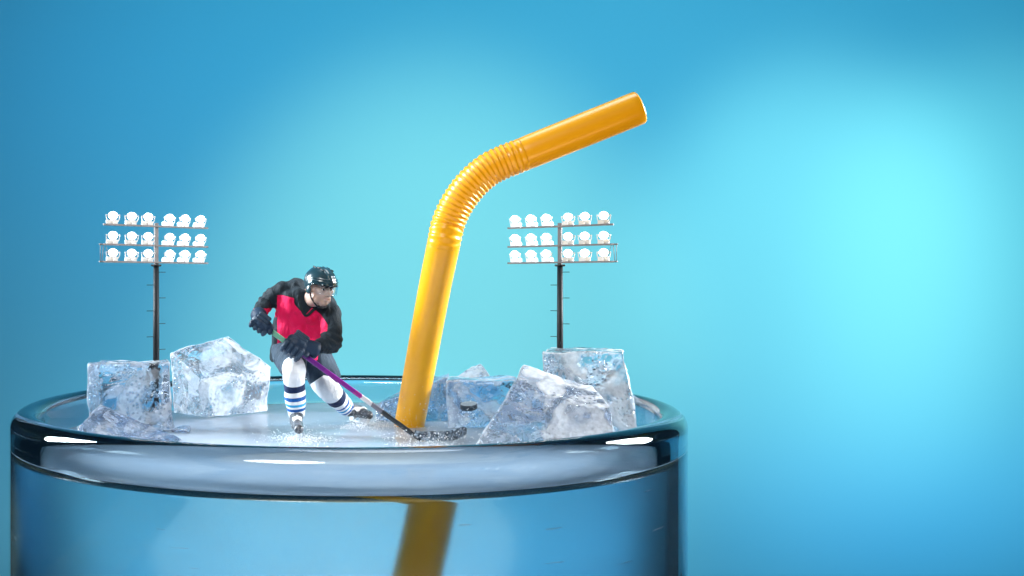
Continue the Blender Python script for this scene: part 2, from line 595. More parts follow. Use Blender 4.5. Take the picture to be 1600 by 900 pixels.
dust = k.ramp(k.noise(k.coord(), 110, 6, 0.7), [(0.50, 0), (0.70, 1)])
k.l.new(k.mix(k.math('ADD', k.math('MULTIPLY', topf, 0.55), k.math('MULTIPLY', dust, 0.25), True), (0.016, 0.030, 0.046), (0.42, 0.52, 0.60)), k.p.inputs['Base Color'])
k.l.new(k.bump(k.voro(k.coord(), 190), 0.2, 0.001), k.p.inputs['Normal'])

# ------------------------------------------------------------------ backdrop and table
FLOOR = -1.95
b = MB()
xs = [-3.7 + 10.0 * i / 20 for i in range(21)]
zs = [-2.4, -1.0, 0.5, 2.0, 3.5, 5.2, 8.0]
b.v = [(x, 5.2, z) for z in zs for x in xs]
nx = len(xs)
b.f = [(i * nx + j, i * nx + j + 1, (i + 1) * nx + j + 1, (i + 1) * nx + j) for i in range(len(zs) - 1) for j in range(nx - 1)]
tag(b.build('backdrop', M['backdrop']), kind='structure')
M['table'] = mat('black_tabletop', (0.012, 0.015, 0.020), 0.45)
b = MB()
b.box((0.5, 1.0, FLOOR - 0.05), (9.0, 7.0, 0.10))
tag(b.build('table_surface', M['table'], smooth=False), kind='structure')

# ------------------------------------------------------------------ tumbler
RIM = 0.107
RI = 0.918


def lathe(profile, seg=192):
    mb = MB()
    n = len(profile)
    for j in range(seg):
        a = 2 * math.pi * j / seg
        for r, z in profile:
            mb.v.append((r * math.cos(a), r * math.sin(a), z))
    for j in range(seg):
        j2 = (j + 1) % seg
        for i in range(n - 1):
            mb.f.append((j * n + i, j2 * n + i, j2 * n + i + 1, j * n + i + 1))
    return mb


def weld(me, d=1e-5):
    bm = bmesh.new(); bm.from_mesh(me)
    bmesh.ops.remove_doubles(bm, verts=bm.verts, dist=d)
    bmesh.ops.recalc_face_normals(bm, faces=bm.faces)
    bm.to_mesh(me); bm.free()


gp = [(0.0, FLOOR + 0.003), (0.90, FLOOR + 0.003)]
for i in range(1, 9):
    a = math.pi / 2 * i / 8
    gp.append((0.90 + 0.10 * math.sin(a), FLOOR + 0.103 - 0.10 * math.cos(a)))
gp += [(1.0, -1.0), (1.0, -0.3), (1.0, RIM - 0.06)]
ro = 0.045
for i in range(0, 11):
    a = math.pi / 2 * i / 10
    gp.append((1.0 - ro + ro * math.cos(a), RIM - ro + ro * math.sin(a)))
rw = (1.0 - ro) - RI
for i in range(1, 11):
    a = math.pi / 2 * i / 10
    gp.append((1.0 - ro - rw * math.sin(a), RIM - rw + rw * math.cos(a)))
gp += [(RI, RIM - 0.06), (RI, -0.3), (RI, -1.0), (RI, FLOOR + 0.34)]
for i in range(1, 9):
    a = math.pi / 2 * i / 8
    gp.append((RI - 0.12 * (1 - math.cos(a)), FLOOR + 0.34 - 0.12 * math.sin(a)))
gp.append((0.0, FLOOR + 0.22))
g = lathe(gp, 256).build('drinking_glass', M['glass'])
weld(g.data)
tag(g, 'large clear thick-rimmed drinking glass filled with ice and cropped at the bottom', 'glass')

# ice fill of the glass: a closed solid whose top is the rink
IR = RI + 0.012       # the ice is frozen onto the glass: its skin lies just inside the wall
ip = [(0.0, FLOOR + 0.20), (IR - 0.125, FLOOR + 0.20)]
for i in range(1, 9):
    a = math.pi / 2 * i / 8
    ip.append((IR - 0.125 + 0.125 * math.sin(a), FLOOR + 0.325 - 0.125 * math.cos(a)))
ip += [(IR, -1.0), (IR, -0.3), (IR, -0.02), (IR, 0.0), (0.6, 0.0), (0.3, 0.0), (0.0, 0.0)]
g = lathe(ip, 256).build('ice_fill', [M['ice_side'], M['ice_top']])
weld(g.data)
for p in g.data.polygons:
    if p.center.z > -0.004: p.material_index = 1
tag(g, 'flat scratched blue ice filling the glass below the rim, forming the skating rink', 'ice')


# ------------------------------------------------------------------ loose ice
def chunk(name, corners, mt, label, group, n=26, amp=0.010, seed=0.0, relax=2, on_ice=True, fine=0.0022):
    """corners: bottom 4 then top 4, each counter-clockwise seen from above, world coordinates"""
    c = [Vector(q) for q in corners]
    def tri(u, v, t):
        lo = c[0] * (1 - u) * (1 - v) + c[1] * u * (1 - v) + c[2] * u * v + c[3] * (1 - u) * v
        hi = c[4] * (1 - u) * (1 - v) + c[5] * u * (1 - v) + c[6] * u * v + c[7] * (1 - u) * v
        return lo * (1 - t) + hi * t
    mb = MB()
    def face(fn):
        vs = [fn(i / n, j / n) for j in range(n + 1) for i in range(n + 1)]
        mb.add(vs, [(j * (n + 1) + i, j * (n + 1) + i + 1, (j + 1) * (n + 1) + i + 1, (j + 1) * (n + 1) + i) for j in range(n) for i in range(n)])
    face(lambda a, q: tri(a, q, 0)); face(lambda a, q: tri(a, q, 1))
    face(lambda a, q: tri(a, 0, q)); face(lambda a, q: tri(a, 1, q))
    face(lambda a, q: tri(0, a, q)); face(lambda a, q: tri(1, a, q))
    me = mb.mesh(name)
    weld(me, 1e-5)
    bm = bmesh.new(); bm.from_mesh(me)
    for _ in range(relax):
        bmesh.ops.smooth_vert(bm, verts=bm.verts, factor=0.5, use_axis_x=True, use_axis_y=True, use_axis_z=True)
    bm.normal_update()
    S = Vector((seed, seed * 1.7, -seed))
    base = sum(c, Vector()) / 8
    for v in bm.verts:
        q = v.co + S
        d = noise.noise(q * 7) * amp + noise.noise(q * 17) * amp * 0.55 + noise.noise(q * 48) * fine
        # conchoidal dents
        w_ = noise.noise(q * 5 + Vector((9, 2, 4)))
        if w_ > 0.12: d -= (w_ - 0.12) * amp * 2.0
        v.co += v.normal * d
    if on_ice:
        for v in bm.verts:
            if v.co.z < 0.0015: v.co.z = 0.0015
    bm.to_mesh(me); bm.free()
    base.z = min(v.co.z for v in me.vertices)
    shift_mesh(me, base)
    o = link(name, me, mt)
    o.location = base
    return tag(o, label, 'ice cube', group)


def G(px, py):
    """a point on the ice at picture position px, py"""
    d = CAM_H * FPX / (py - 450.0)
    return P(px, py, d)


CL, CR = 'ice cubes piled at the left', 'ice cubes piled at the right'
# tilted cube with its corner to the front
chunk('ice_cube', [G(327, 653), G(418, 643), P(352, 634, 4.02), G(271, 646),
                   P(325, 601, 3.66), P(424, 573, 3.86), P(358, 523, 3.98), P(266, 551, 3.76)],
      M['ice_b'], 'big tilted frosted ice cube whose peak rises highest left of the player', CL, seed=1.3, n=34)
# upright clear block
chunk('ice_cube', [G(139, 676), G(272, 675), P(262, 645, 3.74), P(160, 645, 3.62),
                   P(136, 569, 3.34), P(266, 566, 3.36), P(262, 563, 3.72), P(160, 562, 3.60)],
      M['ice_a'], 'upright clear ice block at the left edge, in front of the left floodlight pole', CL, seed=4.1, n=34)
# wedge in front
chunk('ice_shard', [G(124, 702), G(268, 698), G(284, 687), G(121, 676),
                    P(120, 668, 3.06), P(270, 692, 3.09), P(281, 685, 3.14), P(157, 632, 3.16)],
      M['ice_a'], 'low wedge-shaped ice shard lying in front of the upright ice block by the rim', CL, seed=7.7, n=26, amp=0.006, relax=1)
chunk('ice_shard', [G(266, 675), G(296, 677), G(299, 671), G(272, 669),
                    P(268, 671, 3.32), P(290, 672, 3.29), P(297, 665, 3.36), P(285, 664, 3.38)],
      M['ice_a'], 'tiny ice splinter on the rink at the foot of the upright ice block', CL, seed=9.2, n=10, amp=0.003, relax=1, fine=0.001)
# right pile
chunk('ice_cube', [G(846, 690), G(1000, 689), P(985, 650, 3.64), P(858, 650, 3.70),
                   P(846, 549, 3.22), P(978, 548, 3.20), P(972, 545, 3.60), P(862, 543, 3.66)],
      M['ice_b'], 'largest white ice cube, square topped, in front of the right floodlight pole', CR, seed=2.9, n=36, amp=0.011)
chunk('ice_cube', [G(738, 703), G(960, 706), G(945, 682), G(766, 676),
                   P(800, 604, 3.06), P(958, 648, 2.99), P(925, 600, 3.12), P(818, 570, 3.18)],
      M['ice_b'], 'sloping pointed ice chunk at the front of the right pile', CR, seed=12.4, n=36, amp=0.012)
chunk('ice_cube', [G(698, 671), G(830, 671), P(835, 645, 3.72), P(705, 645, 3.72),
                   P(697, 595, 3.38), P(806, 593, 3.38), P(804, 588, 3.70), P(704, 588, 3.70)],
      M['ice_c'], 'clear blue ice cube behind the flying puck', CR, seed=15.0, n=30, amp=0.008)
chunk('ice_shard', [G(586, 659), G(716, 659), G(712, 645), G(612, 645),
                    P(586, 633, 3.60), P(700, 588, 3.60), P(702, 582, 3.80), P(640, 604, 3.80)],
      M['ice_d'], 'dark blue ice shard behind the foot of the yellow straw', CR, seed=18.8, n=26, amp=0.007, relax=1)
chunk('ice_shard', [G(696, 642), G(776, 642), G(780, 636), G(700, 636),
                    P(692, 597, 3.86), P(768, 592, 3.86), P(751, 569, 3.95), P(738, 573, 3.97)],
      M['ice_c'], 'peaked ice shard poking up behind the clear blue ice cube', CR, seed=22.8, n=22, amp=0.006, relax=1)

# ------------------------------------------------------------------ straw
SD = 3.47
ctrl = [(600, 862, SD + 0.20), (640, 662, SD), (676, 466, SD - 0.22), (693, 382, SD - 0.31)]
lower = [P(*q) for q in ctrl]
foot = lower[1] + (lower[1] - lower[2]).normalized() * 1.62
bend_px = [(693, 382), (700, 350), (714, 319), (735, 290), (762, 266), (792, 251), (818, 241)]
bend = [P(x, y, SD - 0.31 - 0.003 * i) for i, (x, y) in enumerate(bend_px)]
tipE = P(999, 168, SD - 0.34)
top0 = bend[-1]
st = empty('drinking_straw', (foot.x, foot.y, foot.z))
tag(st, 'bright yellow bendy drinking straw standing in the glass, tip pointing right', 'straw')
SR = 0.0505


def hollow(name, pts, radii, th, n=40):
    """tube with a wall: outside out, inside back"""
    inner = [max(r - th, 0.005) for r in radii]
    mb = MB()
    ro_ = frames(pts, radii, n); ri_ = frames(pts, inner, n)
    rings = ro_ + ri_[::-1]
    mb.loft(rings + [rings[0]], False)
    o = mb.build(name, M['straw'], st)
    weld(o.data, 1e-6)
    return o


bp = spline([lower[2]] + bend + [tipE], 60)
seg0, seg1 = 60, 60 + 60 * (len(bend) - 1)
bp = [Vector(p) for p in bp[seg0:seg1 + 1]]
low_pts = [Vector(p) for p in spline([foot, foot.lerp(lower[1], .5), lower[1], lower[2], lower[3]], 12)]
low_pts += [bp[5], bp[10]]
hollow('lower_tube', low_pts, [SR * 0.99] * (len(low_pts) - 2) + [SR * 0.955, SR * 0.95], 0.004)
acc = [0.0]
for i in range(1, len(bp)): acc.append(acc[-1] + (bp[i] - bp[i - 1]).length)
RIBS = 25
br = []
for a in acc:
    t = a / acc[-1]
    ph = (t * RIBS) % 1.0
    saw = ph / 0.62 if ph < 0.62 else (1 - ph) / 0.38
    k_ = 0.5 - 0.5 * math.cos(math.pi * saw)
    env = min(1, t * 14, (1 - t) * 14)
    br.append(SR * (0.99 + env * (-0.035 + 0.070 * k_)))
hollow('flexible_bellows', bp, br, 0.004)
up = [top0.lerp(tipE, i / 14) for i in range(15)]
ur = [SR * 0.985, SR * 1.0] + [SR * 1.005] * 12 + [SR * 1.0]
# rounded lip
up2 = [bp[-12], bp[-6]] + up[:-1] + [up[-1] - (tipE - top0).normalized() * 0.004, up[-1]]
ur2 = [SR * 0.95, SR * 0.955] + ur[:-1] + [SR * 1.0, SR * 0.975]
hollow('upper_tube', up2, ur2, 0.0065)

# ------------------------------------------------------------------ floodlight towers
def lamp_meshes():
    lens = MB()
    prof = [(0.0, 0.0040), (0.007, 0.0034), (0.0115, 0.0015), (0.0142, -0.001), (0.0142, -0.003), (0.0, -0.003)]
    seg = 20
    def rot(mb, pr):
        n = len(pr)
        vs = []
        for j in range(seg):
            a = 2 * math.pi * j / seg
            for r, y in pr: vs.append((r * math.cos(a), -y, r * math.sin(a) * 0.86))
        fs = [(j * n + i, ((j + 1) % seg) * n + i, ((j + 1) % seg) * n + i + 1, j * n + i + 1) for j in range(seg) for i in range(n - 1)]
        mb.add(vs, fs)
    rot(lens, prof)
    bowl = MB()
    rot(bowl, [(0.0158, 0.000), (0.0168, -0.0035), (0.0150, -0.012), (0.010, -0.019), (0.0, -0.021)])
    rot(bowl, [(0.0158, 0.000), (0.0146, -0.0032), (0.0, -0.0034)])
    bowl.tube([(0, 0.02, -0.002), (0, 0.03, -0.004)], [0.006, 0.005], 10)
    yoke = MB()
    for s_ in (-1, 1):
        yoke.tube([(s_ * 0.0225, 0.004, 0.001), (s_ * 0.0215, 0.004, -0.012), (s_ * 0.017, 0.004, -0.021)], 0.0016, 8)
        yoke.tube([(s_ * 0.0185, 0.004, 0.001), (s_ * 0.0245, 0.004, 0.001)], 0.0024, 8)
    yoke.tube([(-0.017, 0.004, -0.021), (0.017, 0.004, -0.021)], 0.0016, 8)
    yoke.tube([(0, 0.004, -0.021), (0, 0.004, -0.032)], 0.003, 8)
    box = MB()
    box.box((-0.002, 0.012, -0.0225), (0.038, 0.018, 0.0125))
    box.box((-0.002, 0.012, -0.0155), (0.034, 0.014, 0.002))
    return lens, bowl, yoke, box


_l, _b, _y, _x = lamp_meshes()
LM = [q.mesh(nm) for q, nm in ((_b, 'floodlamp'), (_l, 'lens'), (_y, 'bracket'), (_x, 'ballast_box'))]


def tower(loc, yaw, flip, label):
    t = empty('floodlight_tower', loc, yaw)
    tag(t, label, 'floodlight', 'floodlight towers behind the ice cubes')
    ZB = [0.546, 0.605, 0.673]
    p = MB(); p.tube([(0, 0, 0), (0, 0, 0.30), (0, 0, 0.537)], [0.0115, 0.0110, 0.0098], 20)
    p.tube([(0, 0, 0), (0, 0, 0.006)], 0.022, 20)
    p.build('pole', M['steel_dark'], t, local=True)
    c = MB(); c.tube([(0, 0, 0.532), (0, 0, 0.538)], 0.016, 16)
    c.tube([(-0.019, 0, 0.536), (0.019, 0, 0.536)], 0.003, 8)
    c.build('collar', M['steel_dark'], t, local=True)
    for i in range(11):
        s_ = 1 if i % 2 == 0 else -1
        z = 0.512 - i * 0.0455
        q = MB(); q.tube([(s_ * 0.008, 0, z), (s_ * 0.036, 0, z)], 0.0013, 6)
        q.build('climbing_peg', M['steel_dark'], t, local=True)
    q = MB(); q.box((0, 0, 0.61), (0.013, 0.011, 0.150)); q.build('mast', M['steel_grey'], t, smooth=False, local=True)
    L = 0.200
    for z in ZB:
        q = MB(); q.box((0, -0.008, z), (2 * L, 0.010, 0.0062)); q.build('crossbar', M['steel_grey'], t, smooth=False, local=True)
    # service cage at one end
    s_ = -1 if not flip else 1
    q = MB()
    for z in ZB[:2]:
        q.box((s_ * (L + 0.005), -0.008, z), (0.018, 0.012, 0.005))
    for dx in (0.012, 0.006):
        q.tube([(s_ * (L + dx), -0.010, ZB[0]), (s_ * (L + dx - (0 if dx > .01 else .006)), -0.010, ZB[1])], 0.0011, 6)
    q.tube([(s_ * (L - 0.006), -0.010, ZB[1]), (s_ * (L - 0.018), -0.010, ZB[0] + 0.02)], 0.0009, 6)
    q.build('service_cage', M['steel_grey'], t, local=True)
    # lamps
    xs_ = [-0.168, -0.099, -0.037, 0.048, 0.108, 0.171]
    for z in ZB:
        for i, x in enumerate(xs_):
            xx = -x if flip else x
            o = bpy.data.objects.new('floodlamp', LM[0])
            col.objects.link(o); o.parent = t
            o.location = (xx, -0.016, z + 0.031)
            turn = (-0.25 if i < 3 else 0.18) * (-1 if flip else 1)
            o.rotation_euler = (R_(6), 0, turn)
            if not LM[0].materials:
                LM[0].materials.append(M['housing']); LM[1].materials.append(M['lamp']); LM[2].materials.append(M['housing']); LM[3].materials.append(M['housing'])
                for me in (LM[0], LM[1]): me.polygons.foreach_set('use_smooth', [True] * len(me.polygons))
            for me, nm in ((LM[1], 'lens'), (LM[2], 'bracket'), (LM[3], 'ballast_box')):
                c_ = bpy.data.objects.new(nm, me); col.objects.link(c_); c_.parent = o
    return t


tl_ = P(244, 450, 3.70); tr_ = P(875, 450, 3.70)
tower((tl_.x, tl_.y, 0.0), R_(36), False, 'floodlight tower with eighteen lit lamps standing behind the left ice cubes')
tower((tr_.x, tr_.y, 0.0), R_(-36), True, 'floodlight tower with eighteen lit lamps standing behind the largest ice cube, right of the straw')

# ------------------------------------------------------------------ player
gr = G(480, 678)
pl = empty('person', (gr.x, gr.y, 0.0))
tag(pl, 'hockey player in red and black jersey crouching with a stick on the ice', 'person')
ORG = Vector((gr.x, gr.y, 0.0))

HipR, HipL = P(447, 548, 3.37), P(488, 550, 3.40)
KneeR, AnkR = P(460, 578, 3.22), P(463, 648, 3.25)
KneeL, AnkL = P(512, 606, 3.40), P(546, 640, 3.51)
ShR, ShL = P(443, 453, 3.31), P(516, 491, 3.27)
ElR, WrR = P(416, 474, 3.33), P(405, 494, 3.235)
ElL, WrL = P(517, 535, 3.22), P(488, 545, 3.17)
GripA = P(405, 504, 3.168)
Heel = P(657, 687, 3.13)
SU = (Heel - GripA).normalized()


def on_stick(px):
    t = (px - 405) / (657 - 405)
    return GripA.lerp(Heel, t)


HandR = on_stick(408)
HandL = on_stick(460)
Chest, Belly = P(478, 480, 3.32), P(466, 528, 3.36)
NeckB = P(487, 466, 3.28)

# head frame: forward turned to the right of the picture and down a little
HS = 0.108
fwd = Vector((math.sin(R_(40)), -math.cos(R_(40)), -0.20)).normalized()
tilt = Vector((0.10, -0.05, 1.0))
upv = (tilt - fwd * tilt.dot(fwd)).normalized()
rgt = fwd.cross(upv)
HC = P(501, 450, 3.20)
HM = Matrix(((rgt.x, fwd.x, upv.x, 0), (rgt.y, fwd.y, upv.y, 0), (rgt.z, fwd.z, upv.z, 0), (0, 0, 0, 1)))
HM = Matrix.Translation(HC) @ HM @ Matrix.Diagonal((HS, HS, HS, 1))
HMi = HM.inverted()

# body: one continuous skin
b = MB()
b.ell((0, -.06, .14), (.35, .43, .36), HM)
b.ell((0, .06, -.12), (.275, .30, .36), HM)
b.ell((0, .20, -.36), (.16, .14, .13), HM)
for s_ in (-1, 1):
    b.ell((s_ * .17, .20, -.05), (.12, .13, .12), HM)
    b.ell((s_ * .19, .08, -.28), (.11, .18, .16), HM)
    b.ell((s_ * .335, -.04, -.02), (.035, .085, .13), HM)
    b.ell((s_ * .055, .385, -.125), .038, HM)
b.cap((0, .33, .03), (0, .435, -.11), .036, .050, HM)
b.cap((-.17, .30, .10), (.17, .30, .10), .055, .055, HM)
b.cap((-.07, .335, -.225), (.07, .335, -.225), .032, .032, HM)
b.cap((-.055, .335, -.27), (.055, .335, -.27), .034, .034, HM)
neck_top = HM @ Vector((0, -.10, -.25))
b.cap(neck_top, NeckB, .026, .030)
Ci, Bi = Chest + Vector((0, .012, 0)), Belly + Vector((0, .014, 0))
b.cap(NeckB, Ci, .034, .046)
b.cap(Ci, Bi, .046, .040)
b.cap(Bi, (HipR + HipL) / 2, .040, .036)
for S_, E_, W_, H_ in ((ShR, ElR, WrR, HandR), (ShL, ElL, WrL, HandL)):
    b.cap(NeckB, S_, .024, .022); b.cap(S_, E_, .021, .016); b.cap(E_, W_, .016, .010); b.cap(W_, W_.lerp(H_, .6), .010, .009)
for Hh, K_, A_ in ((HipR, KneeR, AnkR), (HipL, KneeL, AnkL)):
    b.cap(Hh, K_, .036, .027); b.cap(K_, A_, .025, .014); b.cap(A_, A_, .012, .012)
me = remesh(b, 'body', 0.0030, 1, 0.4)
co = coords(me)
hl = [HMi @ Vector(c) for c in co]
def stub(p):
    v = max(0, min(1, (-.13 - p.z) / .10)) * max(0, min(1, (p.y + .15) / .15))
    if abs(p.x) < .09 and -.30 < p.z < -.20 and p.y > .28: v *= 0.2
    if p.z < -.62: v = 0
    return 0.42 * v
set_attr(me, 'stubble', [stub(p) for p in hl])
shift_mesh(me, ORG)
link('body', me, M['skin'], pl)

# face details
for s_ in (-1, 1):
    q = MB(); q.ell((s_ * .135, .285, .015), (.058, .05, .040), HM, 14, 8)
    e = q.build('eye', M['eye'], pl)
    q = MB(); q.ell((s_ * .135 + .012, .322, .012), (.028, .020, .028), HM, 12, 8)
    q.build('iris', M['iris'], e)
    q = MB(); q.cap((s_ * .055, .365, .075), (s_ * .225, .315, .095), .020, .014, HM, 8); q.build('eyebrow', M['hair'], pl)
    q = MB(); q.cap((s_ * .07, .338, .045), (s_ * .205, .300, .040), .010, .008, HM, 8); q.build('eyelid', M['hair'], pl)
q = MB(); q.cap((-.075, .358, -.243), (.075, .358, -.243), .015, .015, HM, 8); q.build('mouth', M['lips'], pl)

# helmet
def helm_low(a):
    """lowest elevation angle of the shell for azimuth a (0 = front)"""
    c_ = math.cos(a)
    if c_ > 0.35: return R_(-6)
    t = (0.35 - c_) / 1.35
    return R_(-6 - 44 * min(1, t * 2.4) + 8 * max(0, t - .5) * 2)


hb = MB()
nu, nv = 72, 22
vs = []
for i in range(nv + 1):
    for j in range(nu):
        a = 2 * math.pi * j / nu
        lo = helm_low(a)
        el = math.pi / 2 + (lo - math.pi / 2) * (i / nv)
        x = math.cos(el) * math.sin(a); y = math.cos(el) * math.cos(a); z = math.sin(el)
        r = 1.0
        # raised ribs running front to back, a brow band, a step round the back
        r += 0.035 * math.exp(-((abs(x) - .34) / .07) ** 2) * max(0, z) ** .3
        r -= 0.030 * math.exp(-((abs(x) - .17) / .05) ** 2) * max(0, z) ** .5
        if i / nv > 0.80: r += 0.030
        if 0.60 < i / nv < 0.68: r -= 0.018
        vs.append(HM @ Vector((x * .435 * r, -.05 + y * .53 * r, .175 + z * .42 * r)))
fs = [(i * nu + j, i * nu + (j + 1) % nu, (i + 1) * nu + (j + 1) % nu, (i + 1) * nu + j) for i in range(nv) for j in range(nu)]
hb.add(vs, fs)
hel = hb.build('helmet', M['helmet'], pl)
weld(hel.data, 1e-6)
sd = hel.modifiers.new('wall', 'SOLIDIFY'); sd.thickness = 0.004; sd.offset = -1
# edge trim, vents, ear guards, screws
q = MB()
rim_ = [Vector(vs[nv * nu + j]) for j in range(nu)]
q.loft(frames(rim_ + [rim_[0], rim_[1]], [0.0018] * (nu + 2), 8), True)
q.build('edge_trim', M['helmet_trim'], hel)
for s_ in (-1, 1):
    for zz, yy in ((.50, .16), (.53, -.02), (.52, -.20)):
        q = MB(); q.cap((s_ * .17, yy - .05, zz + .045), (s_ * .17, yy + .06, zz + .035), .022, .022, HM, 8); q.build('vent', M['helmet_trim'], hel)
    q = MB(); q.ell((s_ * .40, -.03, -.06), (.035, .11, .13), HM, 16, 10); q.build('ear_guard', M['helmet'], hel)
    q = MB(); q.ell((s_ * .43, .12, .13), (.025, .028, .028), HM, 10, 6); q.build('screw', M['bolt'], hel)
    q = MB(); q.ell((s_ * .27, .40, .15), (.022, .022, .022), HM, 10, 6); q.build('screw', M['bolt'], hel)
for zz, rr in ((.235, 1.045), (.30, 1.03)):
    pts = []
    for j in range(25):
        a = R_(-80 + 160 * j / 24)
        el = math.asin((zz - .175) / .42)
        pts.append(HM @ Vector((math.cos(el) * math.sin(a) * .435 * rr, -.05 + math.cos(el) * math.cos(a) * .53 * rr, zz)))
    q = MB(); q.tube(pts, 0.0016, 8); q.build('brow_ridge', M['helmet'], hel)
# visor
vb = MB()
nu2, nv2 = 26, 8
vv = []
for i in range(nv2 + 1):
    for j in range(nu2 + 1):
        a = R_(-68 + 136 * j / nu2)
        z = .15 - .27 * i / nv2 - (0.0 if abs(a) < .9 else -0.12 * (abs(a) - .9) * i / nv2)
        vv.append(HM @ Vector((math.sin(a) * .46, -.03 + math.cos(a) * .56, z)))
vb.add(vv, [(i * (nu2 + 1) + j, i * (nu2 + 1) + j + 1, (i + 1) * (nu2 + 1) + j + 1, (i + 1) * (nu2 + 1) + j) for i in range(nv2) for j in range(nu2)])
vo = vb.build('visor', M['visor'], hel)
sd = vo.modifiers.new('wall', 'SOLIDIFY'); sd.thickness = 0.0012
# chin strap
q = MB()
pts = spline([(-.385, .0, -.06), (-.33, .06, -.28), (-.20, .16, -.46), (0, .20, -.535), (.20, .16, -.46), (.33, .06, -.28), (.385, 0, -.06)], 6)
q.tube([HM @ Vector(p) for p in pts], 0.0024, 8); q.build('chin_strap', M['strap'], hel)

# jersey -----------------------------------------------------------
def ering(c, ax_r, ax_f, a, bk, bf, n=36):
    """egg-shaped section: half width a, depth bf in front and bk behind"""
    out = []
    for j in range(n):
        t = 2 * math.pi * j / n
        ct, st_ = math.cos(t), math.sin(t)
        sgn = lambda v, e: math.copysign(abs(v) ** e, v)
        out.append(Vector(c) + ax_r * a * sgn(ct, .85) + ax_f * (bf if st_ > 0 else bk) * sgn(st_, .85))
    return out


b = MB()
def axes(deg, lean):
    r = Vector((math.cos(R_(deg)), math.sin(R_(deg)), lean)).normalized()
    f = Vector((0, 0, 1)).cross(r).normalized() * -1
    return r, f
stations = [  # px, py, depth, half width px, back, front, lean of the lateral axis
    (465, 562, 3.385, 40, .050, .052, 0.02), (465, 550, 3.38, 42, .055, .056, 0.0),
    (467, 530, 3.365, 43, .056, .060, -0.10), (471, 508, 3.345, 45, .058, .062, -0.25),
    (477, 488, 3.325, 47, .060, .062, -0.38), (481, 472, 3.305, 45, .056, .054, -0.46), (485, 462, 3.29, 30, .045, .040, -0.50), (487, 457, 3.28, 18, .030, .030, -0.5)]
rings = []
for st_ in spline(stations, 5):
    px, py, d, hw, bk, bf, ln = st_
    r, f = axes(2, ln)
    if f.y > 0: f = -f
    rings.append(ering(P(px, py, d), r, f, hw * d / FPX, bk, bf))
b.loft(rings)
b.ell(ShR, (.036, .036, .034)); b.ell(ShL, (.036, .036, .036))
b.cap(P(462, 455, 3.31), ShR, .042, .033)
b.cap(P(503, 476, 3.29), ShL, .042, .034)
b.cap(ShR, ElR, .034, .0285); b.cap(ElR, ElR.lerp(WrR, .62), .0285, .0255)
b.cap(ShL, ElL, .036, .033); b.cap(ElL, ElL.lerp(WrL, .62), .033, .0245)
me = remesh(b, 'jersey', 0.0034, 4, 0.5)
def fold(p):
    q = Vector((p.x * 1.0 + p.z * .5, p.y, p.z * .8 - p.x * .6))
    d = noise.noise(Vector((q.x * 26, p.y * 8, q.z * 11))) * .0085 + noise.noise(p * 52) * .0020
    # creases across the elbows and belly
    for c_, s_ in ((ElL, 1), (ElR, 1), (HandL + Vector((.02, .05, .01)), .8)):
        dd = (p - c_).length
        d += s_ * .0030 * math.sin((p - c_).dot(Vector((.5, 0, .86))) * 330) * math.exp(-(dd / .042) ** 2)
    return d
wrinkle(me, fold)
# yoke: black over the shoulders and sleeves, red on the chest
def yoke(p):
    x = p.x / (3.3 / FPX) + 545; y = 450 - (p.z - CAM_H) / (3.27 / FPX)  # position in the cloth pattern
    # line of the yoke on the chest
    lx = [425, 440, 462, 480, 492, 502, 512, 520, 526]
    ly = [462, 461, 466, 473, 483, 491, 505, 520, 540]
    yl = np.interp(x, lx, ly)
    v = (yl - y) * .002
    if x < 433:      # right sleeve: black with a red cuff band
        v = .01
        if 482 < y < 496 and x < 432: v = -.01
    if x > 511: v = max(v, (x - 513 + (y - 500) * .06) * .002)
    ab = WrL - ElL; tt = max(0, min(1, (p - ElL).dot(ab) / ab.dot(ab)))
    dseg = (p - ElL - ab * tt).length
    if p.y < 3.27 - CAM_D: v = max(v, .038 - dseg)
    # dark V at the neck
    vv_ = 15 - abs(x - 477) * 1.1 - (y - 478)
    if y < 500: v = max(v, min(vv_ * .002, .01)) if abs(x - 477) < 16 else v
    if p.y > 3.34 - CAM_D: v = max(v, .01 if y < 500 else v)
    return v
co = coords(me)
set_attr(me, 'yoke', [yoke(Vector(c)) for c in co])
shift_mesh(me, ORG)
jer = link('jersey', me, M['jersey'], pl)
q = MB()
pts = [P(467, 461, 3.262), P(468, 474, 3.250), P(477, 493, 3.244), P(490, 484, 3.236), P(500, 478, 3.235)]
from mathutils.bvhtree import BVHTree
tree = BVHTree.FromPolygons([tuple(Vector(v.co) + ORG) for v in me.vertices], [tuple(p.vertices) for p in me.polygons])
cp = []
for p in [Vector(p) for p in spline(pts, 6)]:
    hit = tree.ray_cast(Vector((p.x, -1.5, p.z)), Vector((0, 1, 0)))[0]
    cp.append((hit if hit is not None else p) + Vector((0, -.0006, 0)))
q.loft(frames(cp, [(.0022, .0048)] * len(cp), 10, ref=Vector((0, 1, 0))))
q.build('collar', M['collar'], jer)

# shorts -----------------------------------------------------------
b = MB()
b.cap(P(450, 545, 3.38), P(484, 546, 3.40), .052, .052)
b.cap(HipR, KneeR.lerp(HipR, .12), .052, .0440)
kl = HipL.lerp(KneeL, .70)
b.cap(HipL, kl, .054, .052)
b.cap(HipL + Vector((.012, 0, 0)), kl + Vector((.010, 0, .004)), .046, .048)
me = remesh(b, 'shorts', 0.0036, 4, 0.5)
wrinkle(me, lambda p: noise.noise(Vector((p.x * 30, p.y * 30, p.z * 9))) * .004 + noise.noise(p * 48) * .0012)
shift_mesh(me, ORG)
link('shorts', me, M['shorts'], pl)


